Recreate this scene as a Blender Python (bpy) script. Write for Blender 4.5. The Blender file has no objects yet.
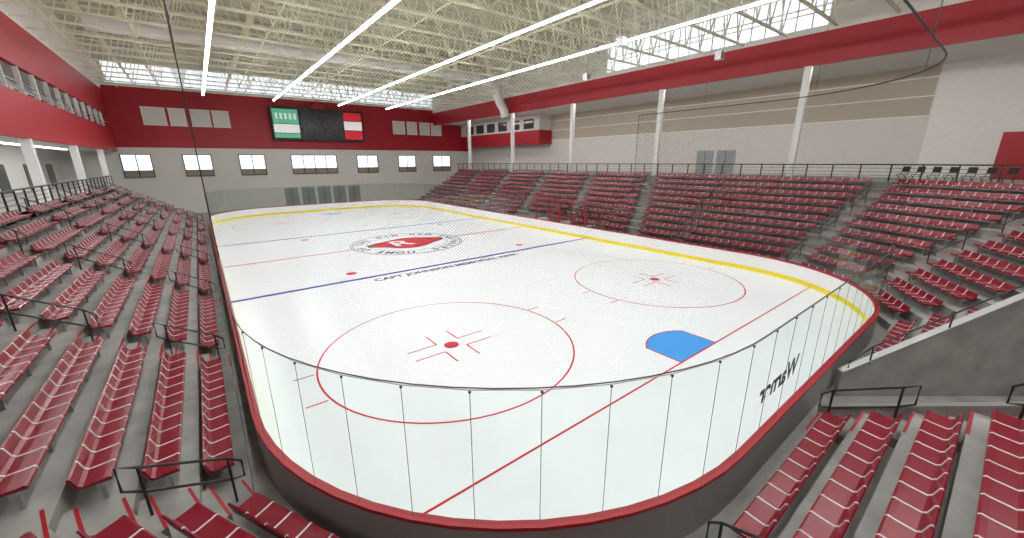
import bpy, numpy as np, math
from mathutils import Matrix, Vector
def cam_axes(yaw,pitch,roll):
    f=np.array([math.sin(yaw)*math.cos(pitch),math.cos(yaw)*math.cos(pitch),-math.sin(pitch)])
    r=np.array([math.cos(yaw),-math.sin(yaw),0.0]); u=np.cross(r,f)
    return r*math.cos(roll)+u*math.sin(roll), -r*math.sin(roll)+u*math.cos(roll), f
p=[-13.104,-2.388,6.676,0.662,0.275,-0.006,389.042,270.843]
YB,GL,RC=20.485,3.466,7.41
r2,u2,f2=cam_axes(p[3],p[4],p[5])
cd=bpy.data.cameras.new("camera");cam=bpy.data.objects.new("camera",cd);bpy.context.collection.objects.link(cam);bpy.context.scene.camera=cam
cam.matrix_world=Matrix(((r2[0],u2[0],-f2[0],p[0]),(r2[1],u2[1],-f2[1],p[1]),(r2[2],u2[2],-f2[2],p[2]),(0,0,0,1)))
cd.sensor_width=36; cd.lens=36*p[6]/1024; cd.shift_y=(p[7]-269)/1024; cd.clip_end=500
def mat(name,col,rough=.5,metal=0,noise=0,nscale=3,emit=0,spec=.5,bump=0):
    m=bpy.data.materials.new(name);m.use_nodes=True;nt=m.node_tree;b=nt.nodes["Principled BSDF"]
    b.inputs["Base Color"].default_value=(*col,1);b.inputs["Roughness"].default_value=rough;b.inputs["Metallic"].default_value=metal
    b.inputs["Specular IOR Level"].default_value=spec
    if emit: b.inputs["Emission Color"].default_value=(*col,1);b.inputs["Emission Strength"].default_value=emit
    if noise or bump:
        tc=nt.nodes.new("ShaderNodeTexCoord");n=nt.nodes.new("ShaderNodeTexNoise");n.inputs["Scale"].default_value=nscale;n.inputs["Detail"].default_value=6
        nt.links.new(tc.outputs["Object"],n.inputs["Vector"])
        if noise:
            cr=nt.nodes.new("ShaderNodeValToRGB")
            cr.color_ramp.elements[0].position=.3;cr.color_ramp.elements[1].position=.7
            cr.color_ramp.elements[0].color=(*[k*(1-noise) for k in col],1);cr.color_ramp.elements[1].color=(*[min(1,k*(1+noise)) for k in col],1)
            nt.links.new(n.outputs["Fac"],cr.inputs["Fac"]);nt.links.new(cr.outputs["Color"],b.inputs["Base Color"])
        if bump:
            bp=nt.nodes.new("ShaderNodeBump");bp.inputs["Strength"].default_value=bump;bp.inputs["Distance"].default_value=.02
            nt.links.new(n.outputs["Fac"],bp.inputs["Height"]);nt.links.new(bp.outputs["Normal"],b.inputs["Normal"])
    return m
ICE=mat("ice",(.83,.87,.89),.25,noise=.015,nscale=.4,spec=.3)
RED=mat("red_paint",(.36,.006,.016),.45)
MRED=mat("ice_red",(.55,.008,.02),.35,spec=.2); MBLUE=mat("ice_blue",(.008,.012,.32),.35,spec=.2); MCREASE=mat("ice_crease",(.05,.33,.78),.3,spec=.3); MBLACK=mat("ice_black",(.02,.02,.03),.35,spec=.2)
SEAT=mat("seat_red",(.20,.005,.018),.26); WHITE=mat("white_trim",(.8,.8,.78),.4)
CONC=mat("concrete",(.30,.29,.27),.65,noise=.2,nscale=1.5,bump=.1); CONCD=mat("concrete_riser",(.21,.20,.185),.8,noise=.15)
BOARD=mat("board_white",(.82,.82,.82),.3); YEL=mat("kick_yellow",(.82,.66,.01),.4); DARK=mat("board_outer",(.27,.265,.26),.6)
BLACK=mat("black_steel",(.012,.012,.014),.4); WALLW=mat("block_cream",(.68,.67,.62),.8,noise=.03); TAN=mat("panel_tan",(.47,.42,.33),.7)
STEEL=mat("joist_cream",(.82,.80,.62),.5); DECK=mat("deck_cream",(.60,.58,.45),.6); COLW=mat("column_white",(.8,.8,.78),.5)
LAMP=mat("lamp_strip",(.98,.99,1),.5,emit=62); FILL=mat("concourse_fill_emit",(.98,.99,1),.5,emit=14)  # second emitter serves the added concourse fill strip
SKYP=mat("daylight_pane",(.80,.90,1),.3,emit=1.3); GDARK=mat("dark_glass",(.05,.055,.06),.1)
GREY=mat("grey_metal",(.35,.35,.35),.35,metal=.6); DOOR=mat("door_grey",(.32,.36,.35),.4); SEAM=mat("glass_edge",(.10,.13,.12),.3)
SCRN=mat("screen_black",(.01,.01,.012),.3); ADG=mat("ad_green",(.12,.5,.3),.5,emit=.4); ADR=mat("ad_red",(.6,.02,.03),.5,emit=.4); ADW=mat("ad_white",(.85,.85,.85),.5,emit=.4)
def glassmat():
    m=bpy.data.materials.new("rink_glass");m.use_nodes=True;nt=m.node_tree;nt.nodes.clear()
    o=nt.nodes.new("ShaderNodeOutputMaterial");mx=nt.nodes.new("ShaderNodeMixShader");t=nt.nodes.new("ShaderNodeBsdfTransparent");g=nt.nodes.new("ShaderNodeBsdfGlossy");fr=nt.nodes.new("ShaderNodeLayerWeight")
    t.inputs[0].default_value=(.82,.87,.855,1);g.inputs["Roughness"].default_value=.03;fr.inputs[0].default_value=.2
    mm=nt.nodes.new("ShaderNodeMath");mm.operation='MULTIPLY_ADD';mm.inputs[1].default_value=.14;mm.inputs[2].default_value=.012
    nt.links.new(fr.outputs["Fresnel"],mm.inputs[0])
    nt.links.new(mm.outputs[0],mx.inputs[0]);nt.links.new(t.outputs[0],mx.inputs[1]);nt.links.new(g.outputs[0],mx.inputs[2]);nt.links.new(mx.outputs[0],o.inputs[0]);return m
GLASS=glassmat()
def netmat():
    m=bpy.data.materials.new("netting");m.use_nodes=True;nt=m.node_tree;nt.nodes.clear();N=nt.nodes.new;L=nt.links.new
    o=N("ShaderNodeOutputMaterial");mx=N("ShaderNodeMixShader");t=N("ShaderNodeBsdfTransparent");d=N("ShaderNodeBsdfDiffuse");d.inputs[0].default_value=(.01,.01,.01,1)
    uv=N("ShaderNodeUVMap");s=N("ShaderNodeSeparateXYZ");L(uv.outputs[0],s.inputs[0])
    def M(op,a,b=None):
        n=N("ShaderNodeMath");n.operation=op
        for i,x in enumerate((a,b)):
            if x is None: continue
            if isinstance(x,(int,float)): n.inputs[i].default_value=x
            else: L(x,n.inputs[i])
        return n.outputs[0]
    k=1/.045
    a=M('LESS_THAN',M('FRACT',M('MULTIPLY',M('ADD',s.outputs[0],s.outputs[1]),k)),.05)
    b=M('LESS_THAN',M('FRACT',M('MULTIPLY',M('SUBTRACT',s.outputs[0],s.outputs[1]),k)),.05)
    L(M('MAXIMUM',a,b),mx.inputs[0]);L(t.outputs[0],mx.inputs[1]);L(d.outputs[0],mx.inputs[2]);L(mx.outputs[0],o.inputs[0]);return m
NET=netmat()
class MB:
    def __init__(s): s.v=[];s.f=[];s.m=[];s.mats=[]
    def mi(s,m):
        if m not in s.mats: s.mats.append(m)
        return s.mats.index(m)
    def face(s,pts,m):
        n=len(s.v);s.v+=[tuple(q) for q in pts];s.f.append(tuple(range(n,n+len(pts))));s.m.append(s.mi(m))
    def hexa(s,c,m):
        n=len(s.v);s.v+=[tuple(q) for q in c];k=s.mi(m)
        for q in ((0,3,2,1),(4,5,6,7),(0,1,5,4),(1,2,6,5),(2,3,7,6),(3,0,4,7)):
            s.f.append(tuple(n+i for i in q));s.m.append(k)
    def box(s,x0,x1,y0,y1,z0,z1,m): s.hexa([(x0,y0,z0),(x1,y0,z0),(x1,y1,z0),(x0,y1,z0),(x0,y0,z1),(x1,y0,z1),(x1,y1,z1),(x0,y1,z1)],m)
    def beam(s,a,b,w,h,m,up=(0,0,1)):
        a=Vector(a);b=Vector(b);d=(b-a).normalized();u=Vector(up)
        if abs(d.dot(u))>.98:u=Vector((1,0,0))
        x=d.cross(u).normalized()*w/2;y=x.cross(d).normalized()*h/2
        s.hexa([a-x-y,a+x-y,a+x+y,a-x+y,b-x-y,b+x-y,b+x+y,b-x+y],m)
    def prism(s,prof,o,ud,vd,l0,l1,m,caps=True):
        n=len(s.v);k=s.mi(m);N=len(prof)
        for l in (l0,l1):
            for (v,z) in prof: s.v.append((o[0]+ud[0]*l+vd[0]*v,o[1]+ud[1]*l+vd[1]*v,o[2]+z))
        for i in range(N):
            j=(i+1)%N;s.f.append((n+i,n+j,n+N+j,n+N+i));s.m.append(k)
        if caps: s.f.append(tuple(range(n+N-1,n-1,-1)));s.m.append(k);s.f.append(tuple(range(n+N,n+2*N)));s.m.append(k)
    def tube(s,pts,rad,m,n=6):
        k=s.mi(m);base=len(s.v);P=[Vector(q) for q in pts]
        for i,q in enumerate(P):
            d=((P[min(i+1,len(P)-1)]-P[max(i-1,0)])).normalized();u=Vector((0,0,1)) if abs(d.z)<.95 else Vector((1,0,0))
            x=d.cross(u).normalized();y=x.cross(d)
            for t in range(n):
                a=6.28318*t/n;s.v.append(tuple(q+x*math.cos(a)*rad+y*math.sin(a)*rad))
        for i in range(len(P)-1):
            for t in range(n):
                s.f.append((base+i*n+t,base+i*n+(t+1)%n,base+(i+1)*n+(t+1)%n,base+(i+1)*n+t));s.m.append(k)
    def obj(s,name,parent=None,smooth=False):
        me=bpy.data.meshes.new(name);me.from_pydata(s.v,[],s.f)
        for m in s.mats: me.materials.append(m)
        me.polygons.foreach_set("material_index",s.m)
        if smooth: me.polygons.foreach_set("use_smooth",[True]*len(s.f))
        me.update();o=bpy.data.objects.new(name,me);bpy.context.collection.objects.link(o)
        if parent:o.parent=parent
        return o
def empty(name):
    o=bpy.data.objects.new(name,None);bpy.context.collection.objects.link(o);return o
HW,LEN=12.95,57.8
CX=HW-RC
def rink(off=0,n=16):
    R=RC+off;pts=[]
    for cx,cy,a0 in ((-CX,RC,180),(CX,RC,270),(CX,LEN-RC,0),(-CX,LEN-RC,90)):
        for i in range(n+1):
            a=math.radians(a0+90*i/n);pts.append((cx+R*math.cos(a),cy+R*math.sin(a)))
    return pts
rk=empty("ice_rink")
b=MB();b.face([(x,y,0.02) for x,y in rink()],ICE);b.obj("ice_surface",rk)
def disc(b,cx,cy,r,z,m,n=40): b.face([(cx+r*math.cos(6.28318*i/n),cy+r*math.sin(6.28318*i/n),z) for i in range(n)],m)
def ring(b,cx,cy,r,w,z,m,n=72,a0=0,a1=6.28318):
    for i in range(n):
        a=a0+(a1-a0)*i/n;c2=a0+(a1-a0)*(i+1)/n
        b.face([(cx+(r-w/2)*math.cos(a),cy+(r-w/2)*math.sin(a),z),(cx+(r+w/2)*math.cos(a),cy+(r+w/2)*math.sin(a),z),(cx+(r+w/2)*math.cos(c2),cy+(r+w/2)*math.sin(c2),z),(cx+(r-w/2)*math.cos(c2),cy+(r-w/2)*math.sin(c2),z)],m)
def rect(b,x0,x1,y0,y1,z,m): b.face([(x0,y0,z),(x1,y0,z),(x1,y1,z),(x0,y1,z)],m)
b=MB();Z=.026;DY=GL+6.1;YC=LEN/2
for e in (0,1):
    Y=lambda y:(LEN-y) if e else y
    def R(x0,x1,y0,y1,m,z=Z): rect(b,x0,x1,min(Y(y0),Y(y1)),max(Y(y0),Y(y1)),z,m)
    gl=math.sqrt(RC**2-(RC-GL)**2)+CX
    R(-gl,gl,GL-.03,GL+.03,MRED)
    R(-HW,HW,YB-.15,YB+.15,MBLUE)
    pts=[(-1.22,GL+.03)]+[(1.83*math.cos(a),GL+1.83*math.sin(a)) for a in [math.radians(132-84*i/16) for i in range(17)]]+[(1.22,GL+.03)]
    b.face([(x,Y(y),Z) for x,y in pts],MCREASE)
    for i in range(len(pts)-1):
        a,c2=pts[i],pts[i+1];b.beam((a[0],Y(a[1]),Z),(c2[0],Y(c2[1]),Z),.05,.004,MRED)
    for sx in (-6.7,6.7):
        ring(b,sx,Y(DY),4.57,.06,Z,MRED);disc(b,sx,Y(DY),.28,Z,MRED)
        for qx in (-1,1):
            for qy in (-1,1):
                xs=sorted((sx+qx*.45,sx+qx*1.6));R(xs[0],xs[1],DY+qy*.35-.03,DY+qy*.35+.03,MRED)
                x=sx+qx*.45;y0=DY+qy*.35;y1=DY+qy*1.25;R(x-.03,x+.03,min(y0,y1),max(y0,y1),MRED)
                y=DY+qy*.9;x0=sx+qx*4.57;R(min(x0,x0+qx*.6),max(x0,x0+qx*.6),y-.03,y+.03,MRED)
        disc(b,sx,Y(YB+1.52),.32,Z,MRED)
rect(b,-HW,HW,YC-.1,YC+.1,Z,MRED)
ring(b,0,YC,4.57,.06,Z,MBLUE)
disc(b,0,YC,4.5,Z+.0005,ICE)
ring(b,0,YC,4.4,.06,Z+.001,MBLACK);ring(b,0,YC,3.3,.05,Z+.001,MBLACK)
def blob(sc,z,m):
    pts=[]
    for i in range(48):
        t=6.28318*i/48;rr=1+.10*math.cos(4*t+.6)+.06*math.sin(3*t)
        pts.append((sc*3.0*rr*math.cos(t),YC+sc*2.0*rr*math.sin(t),z))
    b.face(pts,m)
blob(1.0,Z+.002,MBLACK);blob(.93,Z+.0035,MRED)
b.obj("ice_markings",rk)
def text(s,size,M,m,name,parent,off=0):
    c=bpy.data.curves.new(name,'FONT');c.body=s;c.size=size;c.align_x='CENTER';c.align_y='CENTER';c.extrude=.001;c.offset=off
    o=bpy.data.objects.new(name,c);bpy.context.collection.objects.link(o);o.data.materials.append(m)
    dg=bpy.context.evaluated_depsgraph_get();me=bpy.data.meshes.new_from_object(o.evaluated_get(dg));bpy.data.objects.remove(o)
    o=bpy.data.objects.new(name,me);bpy.context.collection.objects.link(o);o.matrix_world=M
    if parent:o.parent=parent
    return o
text("R",3.0,Matrix.Translation((-.6,YC,Z+.006)),ICE,"logo_letter",rk,.05)
text("CAPT JOHNSON MEMORIAL RINK",.7,Matrix.Translation((-.8,19.6,Z)),MBLACK,"ice_lettering",rk,.018)
for i,ch in enumerate("HOME OF THE BIG RED ENGINEERS"):
    a=math.radians(250-i*11.8)
    if ch!=" ": text(ch,.9,Matrix.Translation((3.85*math.cos(a),YC+3.85*math.sin(a),Z+.002))@Matrix.Rotation(a-math.pi/2,4,'Z'),MBLACK,"letter",rk,.025)
bd=empty("dasher_boards");b=MB()
def band(b,o0,o1,z0,z1,m):
    A=rink(o0);B=rink(o1);n=len(A)
    for i in range(n):
        j=(i+1)%n
        b.hexa([(*A[i],z0),(*B[i],z0),(*B[j],z0),(*A[j],z0),(*A[i],z1),(*B[i],z1),(*B[j],z1),(*A[j],z1)],m)
band(b,0,.03,0.021,.26,YEL);band(b,.005,.12,.26,1.0,BOARD);band(b,.03,.13,0,.26,DARK);band(b,.121,.135,.05,1.0,DARK);band(b,0,.15,1.0,1.07,RED)
b.obj("boards",bd)
def resample(pts,step,closed=True):
    P=pts+[pts[0]] if closed else pts
    L=[0]
    for i in range(len(P)-1):L.append(L[-1]+math.dist(P[i],P[i+1]))
    n=round(L[-1]/step);out=[];k=0
    for i in range(n+(0 if closed else 1)):
        t=min(L[-1]*i/n,L[-1]-1e-6)
        while L[k+1]<t:k+=1
        f=(t-L[k])/(L[k+1]-L[k]) if L[k+1]>L[k] else 0
        out.append((P[k][0]+(P[k+1][0]-P[k][0])*f,P[k][1]+(P[k+1][1]-P[k][1])*f))
    return out
GP=resample(rink(.09,20),1.04)
b=MB();g=MB()
def gh(y): return 2.44 if (y<14 or y>44) else 1.85
for i in range(len(GP)):
    a=GP[i];c2=GP[(i+1)%len(GP)];my=(a[1]+c2[1])/2;mx=(a[0]+c2[0])/2
    if mx>12 and 20.6<my<27.4: continue
    h=1.08+gh(my)
    g.face([(*a,1.07),(*c2,1.07),(*c2,h),(*a,h)],GLASS)
    b.beam((*a,1.07),(*a,h),.008,.008,SEAM);b.beam((*a,h),(*c2,h),.012,.012,GREY)
    b.box(a[0]-.016,a[0]+.016,a[1]-.016,a[1]+.016,h-.05,h-.02,BLACK)
g.obj("glass_panels",bd);b.obj("glass_joints",bd)
text("Warner",.66,Matrix.Translation((-3.95,-.06,2.1))@Matrix.Rotation(math.pi,4,'Z')@Matrix.Rotation(math.pi/2,4,'X'),MBLACK,"glass_decal",bd,.02)
nb=empty("safety_netting")
RS=resample(rink(.1,20),.6)
left=sorted([q for q in RS if q[1]<14.3 and q[0]<=-CX],key=lambda q:-q[1])
mid_=sorted([q for q in RS if q[1]<5 and -CX<q[0]<CX],key=lambda q:q[0])
right=sorted([q for q in RS if q[1]<16.5 and q[0]>=CX],key=lambda q:q[1])
NP=left+mid_+right
NT=9.85
me_v=[];me_f=[];uvs=[];s=0
for i,q in enumerate(NP):
    if i:s+=math.dist(q,NP[i-1])
    me_v+=[(*q,3.53),(*q,NT)];uvs.append(s)
for i in range(len(NP)-1): me_f.append((2*i,2*i+2,2*i+3,2*i+1))
me=bpy.data.meshes.new("net_mesh");me.from_pydata(me_v,[],me_f);me.materials.append(NET)
ul=me.uv_layers.new(name="UVMap")
for pl in me.polygons:
    for li in pl.loop_indices:
        vi=me.loops[li].vertex_index;ul.data[li].uv=(uvs[vi//2],me_v[vi][2])
o=bpy.data.objects.new("net_mesh",me);bpy.context.collection.objects.link(o);o.parent=nb
b=MB();b.tube([(*q,NT) for q in NP],.028,BLACK);b.tube([(*q,3.56) for q in NP],.01,BLACK)
for q in (NP[0],NP[-1]): b.tube([(*q,3.53),(*q,NT)],.02,BLACK)
for q in NP[5::10]: b.tube([(*q,NT),(q[0],q[1],15.4)],.008,BLACK)
b.obj("net_ropes",nb)
XW=31.0;YF=67.0;ZC=19.0;XP=22.7;YN=-18.2;XWL=25.6;XL=20.5;ZL=4.35
b=MB();b.box(-XWL+.02,XW-.02,YN+.02,YF-.02,-.3,0,CONC);b.obj("floor")
NROW=11;OFF=.38;PITCH=.785;RISE=.45;Z0=.3;YEND=57.5;NL=9;SH=.5
def poly(a,yend=YEND):
    R=a/math.cos(math.radians(15));pts=[(-(CX+a),yend)]
    for d in (15,45,75): t=math.radians(d);pts.append((-CX-R*math.cos(t),RC-R*math.sin(t)))
    P=pts+[(-x,y) for x,y in pts[::-1]]
    P[1]=(P[1][0],P[1][1]+SH)
    return P
st=empty("grandstand");b=MB()
VX0=-1.3
def VX1(y): return .5+max(0,(-y-.25))*1.25
def tread(a0,a1,z,zb,m_t,m_r,row):
    A=poly(a0);B=poly(a1)
    for i in range(len(A)-1):
        if i==0 and row>=NL: continue
        segs=[(A[i],A[i+1],B[i],B[i+1])]
        if i==3:
            yA,yB=A[3][1],B[3][1]
            segs=[(A[3],(VX0,yA),B[3],(VX0,yB))]
            if VX1(yA)<A[4][0]: segs.append(((VX1(yA),yA),A[4],(min(VX1(yB),B[4][0]),yB),B[4]))
        for p0_,p1_,q0,q1 in segs:
            b.face([(*p0_,z),(*p1_,z),(*q1,z),(*q0,z)],m_t)
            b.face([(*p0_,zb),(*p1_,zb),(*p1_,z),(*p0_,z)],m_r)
for i in range(NROW):
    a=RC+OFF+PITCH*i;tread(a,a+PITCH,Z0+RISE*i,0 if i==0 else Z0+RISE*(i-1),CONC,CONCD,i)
AT=RC+OFF+PITCH*NROW;ZT=Z0+RISE*NROW
tread(AT,XW-CX-.05,ZT,ZT-RISE,CONC,CONCD,99)
aL=RC+OFF+PITCH*NL;PL=poly(aL);xe=-(CX+aL)
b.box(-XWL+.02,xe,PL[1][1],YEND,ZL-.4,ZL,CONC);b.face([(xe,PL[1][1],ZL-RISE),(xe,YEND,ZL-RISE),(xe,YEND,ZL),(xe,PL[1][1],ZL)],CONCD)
b.face([(-XWL+.02,YEND,0),(xe,YEND,0),(xe,YEND,ZL),(-XWL+.02,YEND,ZL)],WALLW)
for sx in (-1,1):
    for i in range(NL if sx<0 else NROW):
        a=CX+RC+OFF+PITCH*i;b.face([(sx*a,YEND,0),(sx*(a+PITCH),YEND,0),(sx*(a+PITCH),YEND,Z0+RISE*i),(sx*a,YEND,Z0+RISE*i)],WALLW)
a=CX+AT;b.face([(a,YEND,0),(XW-.05,YEND,0),(XW-.05,YEND,ZT),(a,YEND,ZT)],WALLW)
b.obj("concrete_tiers",st)
b=MB()
PROF=[(.0,.38),(.0,.43),(.03,.455),(.10,.44),(.34,.42),(.39,.46),(.44,.62),(.47,.64),(.49,.62),(.44,.43),(.38,.38)]
AY=(57.7,50.2,42.7,35.2,27.7,20.2,12.7)
def segs_for_row(a,row):
    P=poly(a);out=[]
    for i in range(len(P)-1):
        if i==0 and row>=NL: continue
        p0_,p1_=Vector(P[i]),Vector(P[i+1]);L=(p1_-p0_).length;d=(p1_-p0_).normalized();v=Vector((d.y,-d.x))
        mid=(p0_+p1_)/2
        if (mid+v-Vector((0,30))).length<(mid-Vector((0,30))).length and i in(0,6): v=-v
        cuts=[0,L]
        if i==0: cuts=[0]+[L-(y-P[1][1]) for y in AY[1:]]+[L]
        if i==6: cuts=[0]+[(y-P[5][1]) for y in AY[:0:-1]]+[L]
        if i==3: cuts=[0,VX0-.1-P[3][0],min(L,VX1(P[3][1]-.55)-P[3][0]-.3),L]
        for k in range(len(cuts)-1):
            if i==3 and k==1: continue
            if i==6 and k==2 and row<2: continue
            c0,c1=cuts[k]+.6,cuts[k+1]-.6
            if c1-c0<.8: continue
            out.append((p0_+d*c0,d,v,c1-c0))
    return out
for i in range(NROW):
    a=RC+OFF+PITCH*i+.22;z=Z0+RISE*i
    for o_,d,v,L in segs_for_row(a,i):
        n=max(1,int(L/.5));w=L/n
        for k in range(n):
            b.prism(PROF,(o_.x,o_.y,z),d,v,k*w+.02,(k+1)*w-.02,SEAT)
            if k<n-1: b.prism([(q[0]*.97+.004,q[1]+.004) for q in PROF],(o_.x,o_.y,z),d,v,(k+1)*w-.013,(k+1)*w+.013,WHITE)
        b.prism([(.12,.30),(.12,.38),(.2,.38),(.2,.30)],(o_.x,o_.y,z),d,v,0,L,GREY)
        nn=max(2,int(L/1.5)+1)
        for k in range(nn):
            l=.15+(L-.3)*k/(nn-1);b.prism([(.13,0),(.13,.3),(.19,.3),(.19,0)],(o_.x,o_.y,z),d,v,l-.02,l+.02,GREY)
b.obj("bench_seats",st)
b=MB();rb=MB()
aisles=[]
for y in AY[1:]:
    for sx in (-1,1): aisles.append(((sx*(CX),y),(sx,0),1.0,NL if sx<0 else NROW))
for dgr in (15,45,75):
    t=math.radians(dgr)
    for sx in (-1,1):
        if dgr==75 and sx==1: continue
        aisles.append(((sx*CX,RC+(SH if (sx<0 and dgr==15) else 0)),(sx*math.cos(t),-math.sin(t)),1/math.cos(math.radians(15)),NL if (sx<0 and dgr==15) else NROW))
aisles.append(((-1.95,RC),(0,-1),1.0,NROW))
for (ox,oy),dv,k,nr in aisles:
    ud=(-dv[1],dv[0])
    for i in range(nr):
        r0=(RC+OFF+PITCH*i)*k;z=Z0+RISE*i
        if i: b.prism([(-.30,z-RISE),(-.30,z-RISE/2),(.0,z-RISE/2),(0,z-RISE)],(ox+dv[0]*r0,oy+dv[1]*r0,0),ud,dv,-.52,.52,CONC)
        for vv,zz in ((-.30,z-RISE/2+.003),(0,z+.003)):
            if vv<0 and not i: continue
            b.prism([(vv,zz-.02),(vv,zz),(vv+.05,zz),(vv+.05,zz-.02)],(ox+dv[0]*r0,oy+dv[1]*r0,0),ud,dv,-.52,.52,RED)
    for (i0,i1) in ((.35,1.75),(3.7,5.3),(7.0,8.6)):
        def P(i,h):
            r0=(RC+OFF+PITCH*i)*k;return (ox+dv[0]*r0,oy+dv[1]*r0,Z0+RISE*(i-.5)+h)
        rb.tube([P(i0,.6),P(i0-.25,.65),P(i0-.25,1.0),P(i0,1.08),P(i1,1.08),P(i1+.3,1.1),P(i1+.3,.65),P(i1,.6),P(i0,.6)],.024,BLACK)
        rb.tube([P(i0,0),P(i0,1.08)],.024,BLACK);rb.tube([P(i1,0),P(i1,1.08)],.024,BLACK)
b.obj("aisle_steps",st);rb.obj("aisle_handrails",st)
b=MB()
def wallseg(a,c,z0,z1,m,th=.14):
    d=(Vector(c)-Vector(a)).normalized();n=Vector((-d.y,d.x))*th/2;A=Vector(a);C=Vector(c)
    q=[A-n,A+n,C+n,C-n]
    b.hexa([(*q[0],0),(*q[1],0),(*q[2],0),(*q[3],0),(*q[0],z0),(*q[1],z0),(*q[2],z1),(*q[3],z1)],m)
    n=n*1.5;q=[A-n,A+n,C+n,C-n]
    b.hexa([(*q[0],z0),(*q[1],z0),(*q[2],z1),(*q[3],z1),(*q[0],z0+.06),(*q[1],z0+.06),(*q[2],z1+.06),(*q[3],z1+.06)],GREY)
wallseg((VX0,-.35),(VX0,-9),.4,5.2,CONC)
wallseg((.5,-.3),(4.1,-3.15),.75,3.1,CONC);wallseg((4.1,-3.15),(9.2,-7.2),3.1,6.0,CONC)
hr=[(.55,-.45,.95),(.55,-.45,1.15),(1.0,-.8,1.6),(4.1,-3.25,3.6),(9.1,-7.2,6.45)]
b.tube(hr,.024,BLACK)
for x,y,z in ((1.0,-.8,1.05),(2.55,-2.0,2.1),(4.1,-3.2,3.1)): b.tube([(x,y,z),(x,y,z+.55)],.02,BLACK)
b.obj("vomitory_wall",st)
b=MB();PT=poly(AT+.12)
RL=[((-(CX+aL+.12),PL[1][1]),(-(CX+aL+.12),YEND),ZL)]+[(PT[i],PT[i+1],ZT) for i in (4,5,6)]
for A_,C_,zz in RL:
    a=Vector((*A_,zz));c2=Vector((*C_,zz));L=(c2-a).length;n=max(2,int(L/1.5))
    b.beam(a+Vector((0,0,1.07)),c2+Vector((0,0,1.07)),.08,.08,BLACK)
    for h in (.15,.38,.61,.84): b.beam(a+Vector((0,0,h)),c2+Vector((0,0,h)),.025,.025,BLACK)
    for k in range(n+1):
        q=a.lerp(c2,k/n);b.beam(q,q+Vector((0,0,1.07)),.07,.07,BLACK)
b.obj("concourse_railing",st)
b=MB();g=MB();xb0,xb1=HW+.2,HW+OFF+2*PITCH-.08
for y in (20.7,23.95,27.2):
    zf=.3;g.face([(xb0,y,1.1),(xb1,y,1.1),(xb1,y,2.9),(xb0,y,2.9)],GLASS);b.box(xb0,xb1,y-.04,y+.04,zf,1.1,BOARD)
    for x in (xb0,xb1): b.box(x-.05,x+.05,y-.06,y+.06,zf,2.95,RED)
g.face([(xb1,20.7,1.4),(xb1,27.2,1.4),(xb1,27.2,2.9),(xb1,20.7,2.9)],GLASS);b.box(xb1-.03,xb1+.03,20.7,27.2,1.3,1.4,RED);b.box(xb1-.03,xb1+.03,20.7,27.2,2.9,2.96,RED)
for y0,y1 in ((21,23.7),(24.2,26.9)): b.box(xb1-.55,xb1-.15,y0,y1,1.12,1.18,SEAT);b.box(xb1-.4,xb1-.3,y0+.2,y0+.3,.75,1.12,GREY);b.box(xb1-.4,xb1-.3,y1-.3,y1-.2,.75,1.12,GREY)
pb=b.obj("penalty_box");g.obj("partition_glass",pb)
b=MB();b.box(-XWL-.3,XW+.3,YF,YF+.3,0,8.6,WALLW);b.box(-XWL-.3,XW+.3,YF,YF+.3,8.6,15.7,RED);b.box(-XWL-.3,XW+.3,YF,YF+.3,15.7,ZC,WALLW);b.obj("wall_far")
b=MB();b.box(-XWL-.3,-XWL,YN,YF,0,ZC,WALLW)
for j in range(9): b.box(-XWL,-XWL+.05,5+j*7,7.2+j*7,ZL,ZL+2.3,GDARK)
b.obj("wall_left")
b=MB();b.box(XW,XW+.3,3,YF,0,9.8,WALLW);b.box(XW,XW+.3,3,YF,9.8,ZC,TAN);b.box(XW,XW+.3,YN,3,0,ZC,WALLW)
for z in (9.8,11.2,12.5): b.box(XW-.03,XW,3,YF,z-.04,z+.04,WHITE)
b.box(XW-.06,XW,-7,-.9,ZT,8.4,RED);b.obj("wall_right")
b=MB();b.box(-XWL,XW,YN-.3,YN,0,ZC,WALLW);b.obj("wall_near")
b=MB();b.box(-XWL-.3,XW+.3,YN-.3,YF+.3,ZC,ZC+.2,DECK)
y=YN
while y<YF: b.box(-XWL,XW,y,y+.18,ZC-.06,ZC,DECK);y+=.9
b.obj("ceiling")
def window(name,x0,x1,z0,z1,y=YF,nm=2,fr=WHITE,pane=SKYP,low=None):
    b=MB();zm=z0+(z1-z0)*.3 if low else z0
    b.box(x0,x1,y-.06,y-.03,zm,z1,pane);w=.09
    if low: b.box(x0,x1,y-.06,y-.03,z0,zm,low)
    b.box(x0-w,x1+w,y-.12,y-.01,z1,z1+w,fr);b.box(x0-w,x1+w,y-.12,y-.01,z0-w,z0,fr)
    for k in range(nm+1):
        x=x0+(x1-x0)*k/nm;b.box(x-w/2,x+w/2,y-.12,y-.01,z0,z1,fr)
    b.obj(name)
k=1;LOW=mat("outside_ground",(.30,.26,.20),.8)
for x0,x1 in ((-20.4,-17.6),(-14.4,-11.4),(-8.2,-5.1),(-1.6,4.9),(8.2,11.6),(15.4,18.6),(22.2,25.8)):
    window("window_%d"%k,x0,x1,5.0,7.7,nm=4 if x1-x0>4 else 2,fr=BLACK,low=LOW);k+=1
for x0,x1 in ((-17.4,-15.2),(-14.8,-13.2),(-12.6,-10.6),(-10.3,-8.5),(14.9,17),(17.5,19.3),(19.9,21.8),(22.2,24.2)):
    window("window_%d"%k,x0,x1,11.4,13.4,nm=1,pane=WALLW);k+=1
window("window_%d"%k,-20,28,16.0,18.3,nm=36);k+=1
b=MB()
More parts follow.
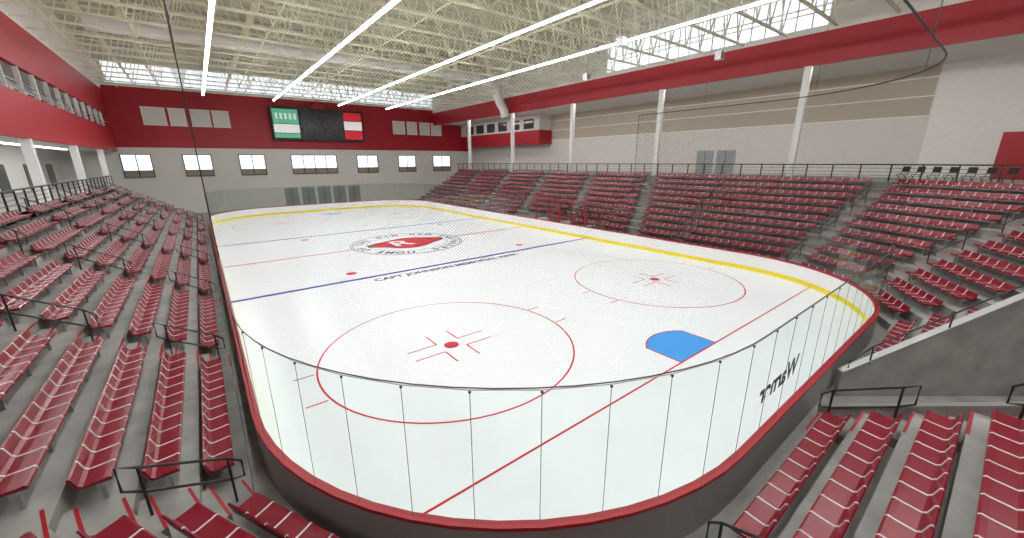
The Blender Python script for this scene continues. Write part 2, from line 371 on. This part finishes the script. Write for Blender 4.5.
for j in range(5):
    x0=-3.2+j*2.35;b.box(x0,x0+1.9,YF-.08,YF-.02,0,2.9,DOOR);b.box(x0+.92,x0+.98,YF-.1,YF-.07,0,2.9,BLACK);b.box(x0+.2,x0+.8,YF-.1,YF-.07,.9,2.5,GREY);b.box(x0+1.1,x0+1.7,YF-.1,YF-.07,.9,2.5,GREY)
b.obj("door_1")
b=MB();b.box(XW-.1,XW-.02,16.5,18.3,ZT,ZT+2.4,DOOR);b.box(XW-.1,XW-.02,18.7,20.5,ZT,ZT+2.4,DOOR);b.box(XW-.12,XW-.1,17.38,17.42,ZT,ZT+2.4,BLACK);b.box(XW-.12,XW-.1,19.58,19.62,ZT,ZT+2.4,BLACK);b.obj("door_2")
b=MB();b.box(XP,XP+.3,YN,YF,13.1,15.2,RED);b.box(XP,XP+.3,YN,YF,15.2,ZC,WALLW);b.box(XP+.3,XW,YN,YF,13.3,13.5,WALLW);b.obj("wall_right_upper")
b=MB();b.box(XP-.05,XP-.02,8,27,15.6,18.2,SKYP)
for j in range(20): b.box(XP-.1,XP-.01,8+j*1-.05,8+j+.05,15.5,18.3,WHITE)
b.box(XP-.1,XP-.01,8,27,16.8,16.9,WHITE);b.obj("window_%d"%k);k+=1
b=MB();b.box(-XL-.3,-XL,YN,YF,8.1,10.7,RED);b.box(-XL-.3,-XL,YN,YF,12.3,15.2,RED);b.box(-XL-.3,-XL,YN,YF,15.2,ZC,WALLW)
b.box(-XWL,-XL-.3,YN,YF,8.1,8.4,WALLW);b.box(-XWL,-XL-.3,YN,YF,12.3,12.6,WALLW)
b.box(-22.4,-22.3,YN,YF,8.4,12.3,WALLW)
for j in range(26):
    y=-12+j*3;b.box(-22.3,-22.26,y+.6,y+2.4,9.6,11.8,GDARK);b.box(-XL-.28,-XL-.05,y-.08,y+.08,10.7,12.3,WALLW)
b.box(-XL-.18,-XL-.12,YN,YF,11.35,11.41,GREY);b.box(-XL-.18,-XL-.12,YN,YF,11.0,11.04,GREY)
b.obj("mezzanine_left")  # left mezzanine: fascias, floor slabs and set-back inner wall
b=MB();b.box(28.4,XW,44,YF,9.2,11.2,RED);b.box(28.6,XW,44.2,YF,11.2,13.3,WALLW)
for j in range(6): b.box(28.5,28.6,45.5+j*3.4,47.8+j*3.4,11.5,12.9,GDARK)
b.obj("mezzanine_suite")  # mezzanine suite box in the far right corner
for y in (-2.7,8.8,20.4,31.9,43.4,54.9):
    b=MB();x=XP+.15;b.box(x-.2,x+.2,y-.2,y+.2,ZT,13.1,COLW);b.box(x-.3,x+.3,y-.3,y+.3,ZT,ZT+.08,COLW);b.obj("column")
for y in (11,22.5,34,45.5,57):
    b=MB();x=-(CX+aL+.35);b.box(x-.22,x+.22,y-.22,y+.22,ZL,8.1,COLW);b.box(x-.32,x+.32,y-.32,y+.32,ZL,ZL+.08,COLW);b.obj("column")
sb=MB();x0,x1=-3.6,9.5;y=YF-.9
sb.box(x0,x1,y,y+.8,9.9,14.5,BLACK);sb.box(x0+.25,x0+3.6,y-.03,y,12.2,14.2,ADG);sb.box(x0+.25,x0+3.6,y-.03,y,10.9,12.1,ADW);sb.box(x0+.25,x0+3.6,y-.03,y,10.2,10.8,ADG)
sb.box(x0+3.9,x1-3.3,y-.05,y,10.2,14.2,SCRN);sb.box(x1-3,x1-.25,y-.03,y,13.0,14.2,ADR);sb.box(x1-3,x1-.25,y-.03,y,11.6,12.9,ADW);sb.box(x1-3,x1-.25,y-.03,y,10.2,11.5,ADR)
for j in range(5): sb.box(x0+.6+j*.6,x0+.9+j*.6,y-.04,y-.03,12.8,13.6,ADW)
sb.tube([(3+1.0*math.cos(t),y+.3,14.9+.8*math.sin(t)) for t in np.linspace(0,6.283,20)],.22,RED);sb.box(2.2,3.8,y,y+.3,14.5,15.2,RED)
sb.obj("scoreboard")
b=MB();zb,zt=15.4,18.7;y=-16.5
while y<YF-.5:
    for zz in (zb,zt):
        b.box(-XL,XP,y-.09,y-.03,zz-.06,zz+.06,STEEL);b.box(-XL,XP,y+.03,y+.09,zz-.06,zz+.06,STEEL)
    n=20;w=(XP+XL)/n
    for j in range(n):
        xa=-XL+j*w;b.beam((xa,y,zt),(xa+w/2,y,zb),.08,.08,STEEL);b.beam((xa+w/2,y,zb),(xa+w,y,zt),.08,.08,STEEL)
    y+=3.0
for x in (-19,-15,-7.5,0,7.5,15,19):
    b.beam((x,-17,zb+.1),(x,YF-.1,zb+.1),.07,.07,STEEL);b.beam((x,-17,zt-.1),(x,YF-.1,zt-.1),.07,.07,STEEL)
b.obj("roof_joists")
for x in (-11.2,-4.3,3.4,9.9):
    b=MB();b.box(x-.08,x+.08,-12,56.5,14.0,14.06,LAMP);b.box(x-.12,x+.12,-12,56.5,14.06,14.14,COLW)
    yy=-11
    while yy<56: b.box(x-.01,x+.01,yy,yy+.02,14.14,15.4,GREY);yy+=6
    b.obj("strip_light")
b=MB();b.box(-23.15,-22.85,-2,56,8.0,8.05,FILL);b.box(-23.2,-22.8,-2,56,8.05,8.1,COLW);b.obj("concourse_fill_light")  # added fill strip that brightens the left concourse under the mezzanine
b=MB();b.box(23.06,23.22,-8,60,13.2,13.24,mat("hidden_fill_emit",(.98,.99,1),.5,emit=30));b.box(23.04,23.26,-8,60,13.24,13.3,COLW);b.obj("hidden_fill_light")  # added fill, out of view behind the fascia, brightens the right wall
b=MB()
b.tube([(22,44,12.6),(21.8,44,13.6),(21.2,44,14.3),(20.6,43.9,15.2),(20,43.5,16.6),(17,43.5,17),(-18,43.5,17)],.6,COLW,n=14)
b.obj("air_duct",smooth=True)
for (x,y) in ((-13,20),(8,14),(14,22),(16,12)):
    b=MB();b.box(x-.25,x+.25,y-.2,y+.2,13.2,13.7,COLW);b.box(x-.2,x+.2,y-.22,y-.2,13.25,13.65,GREY);b.tube([(x,y,13.7),(x,y,15.4)],.02,GREY);b.obj("hanging_speaker")
def chair(x,y,rot):
    b=MB()
    for sy in (-.2,.2):
        b.tube([(.22,sy,0),(-.12,sy,.5),(-.2,sy,.95)],.016,BLACK);b.tube([(-.22,sy,0),(.2,sy,.46)],.016,BLACK)
    b.box(-.2,.22,-.2,.2,.45,.48,BLACK);b.box(-.2,-.17,-.2,.2,.62,.95,BLACK);b.tube([(.17,-.2,.08),(.17,.2,.08)],.012,BLACK)
    o=b.obj("folding_chair");o.location=(x,y,ZT);o.rotation_euler=(0,0,rot)
PA=poly(AT+.8)
for i in (5,4):
    a=Vector(PA[i]);c2=Vector(PA[i+1]);d=(c2-a);n=int(d.length/.8)
    for j in range(n):
        q=a+d*((j+.5)/n);nrm=Vector((-d.y,d.x)).normalized();chair(q.x,q.y,math.atan2(nrm.y,nrm.x))
w=bpy.data.worlds.new("world");bpy.context.scene.world=w;w.use_nodes=True;w.node_tree.nodes["Background"].inputs[0].default_value=(.7,.8,1,1);w.node_tree.nodes["Background"].inputs[1].default_value=1
bpy.context.scene.view_settings.view_transform='Standard'
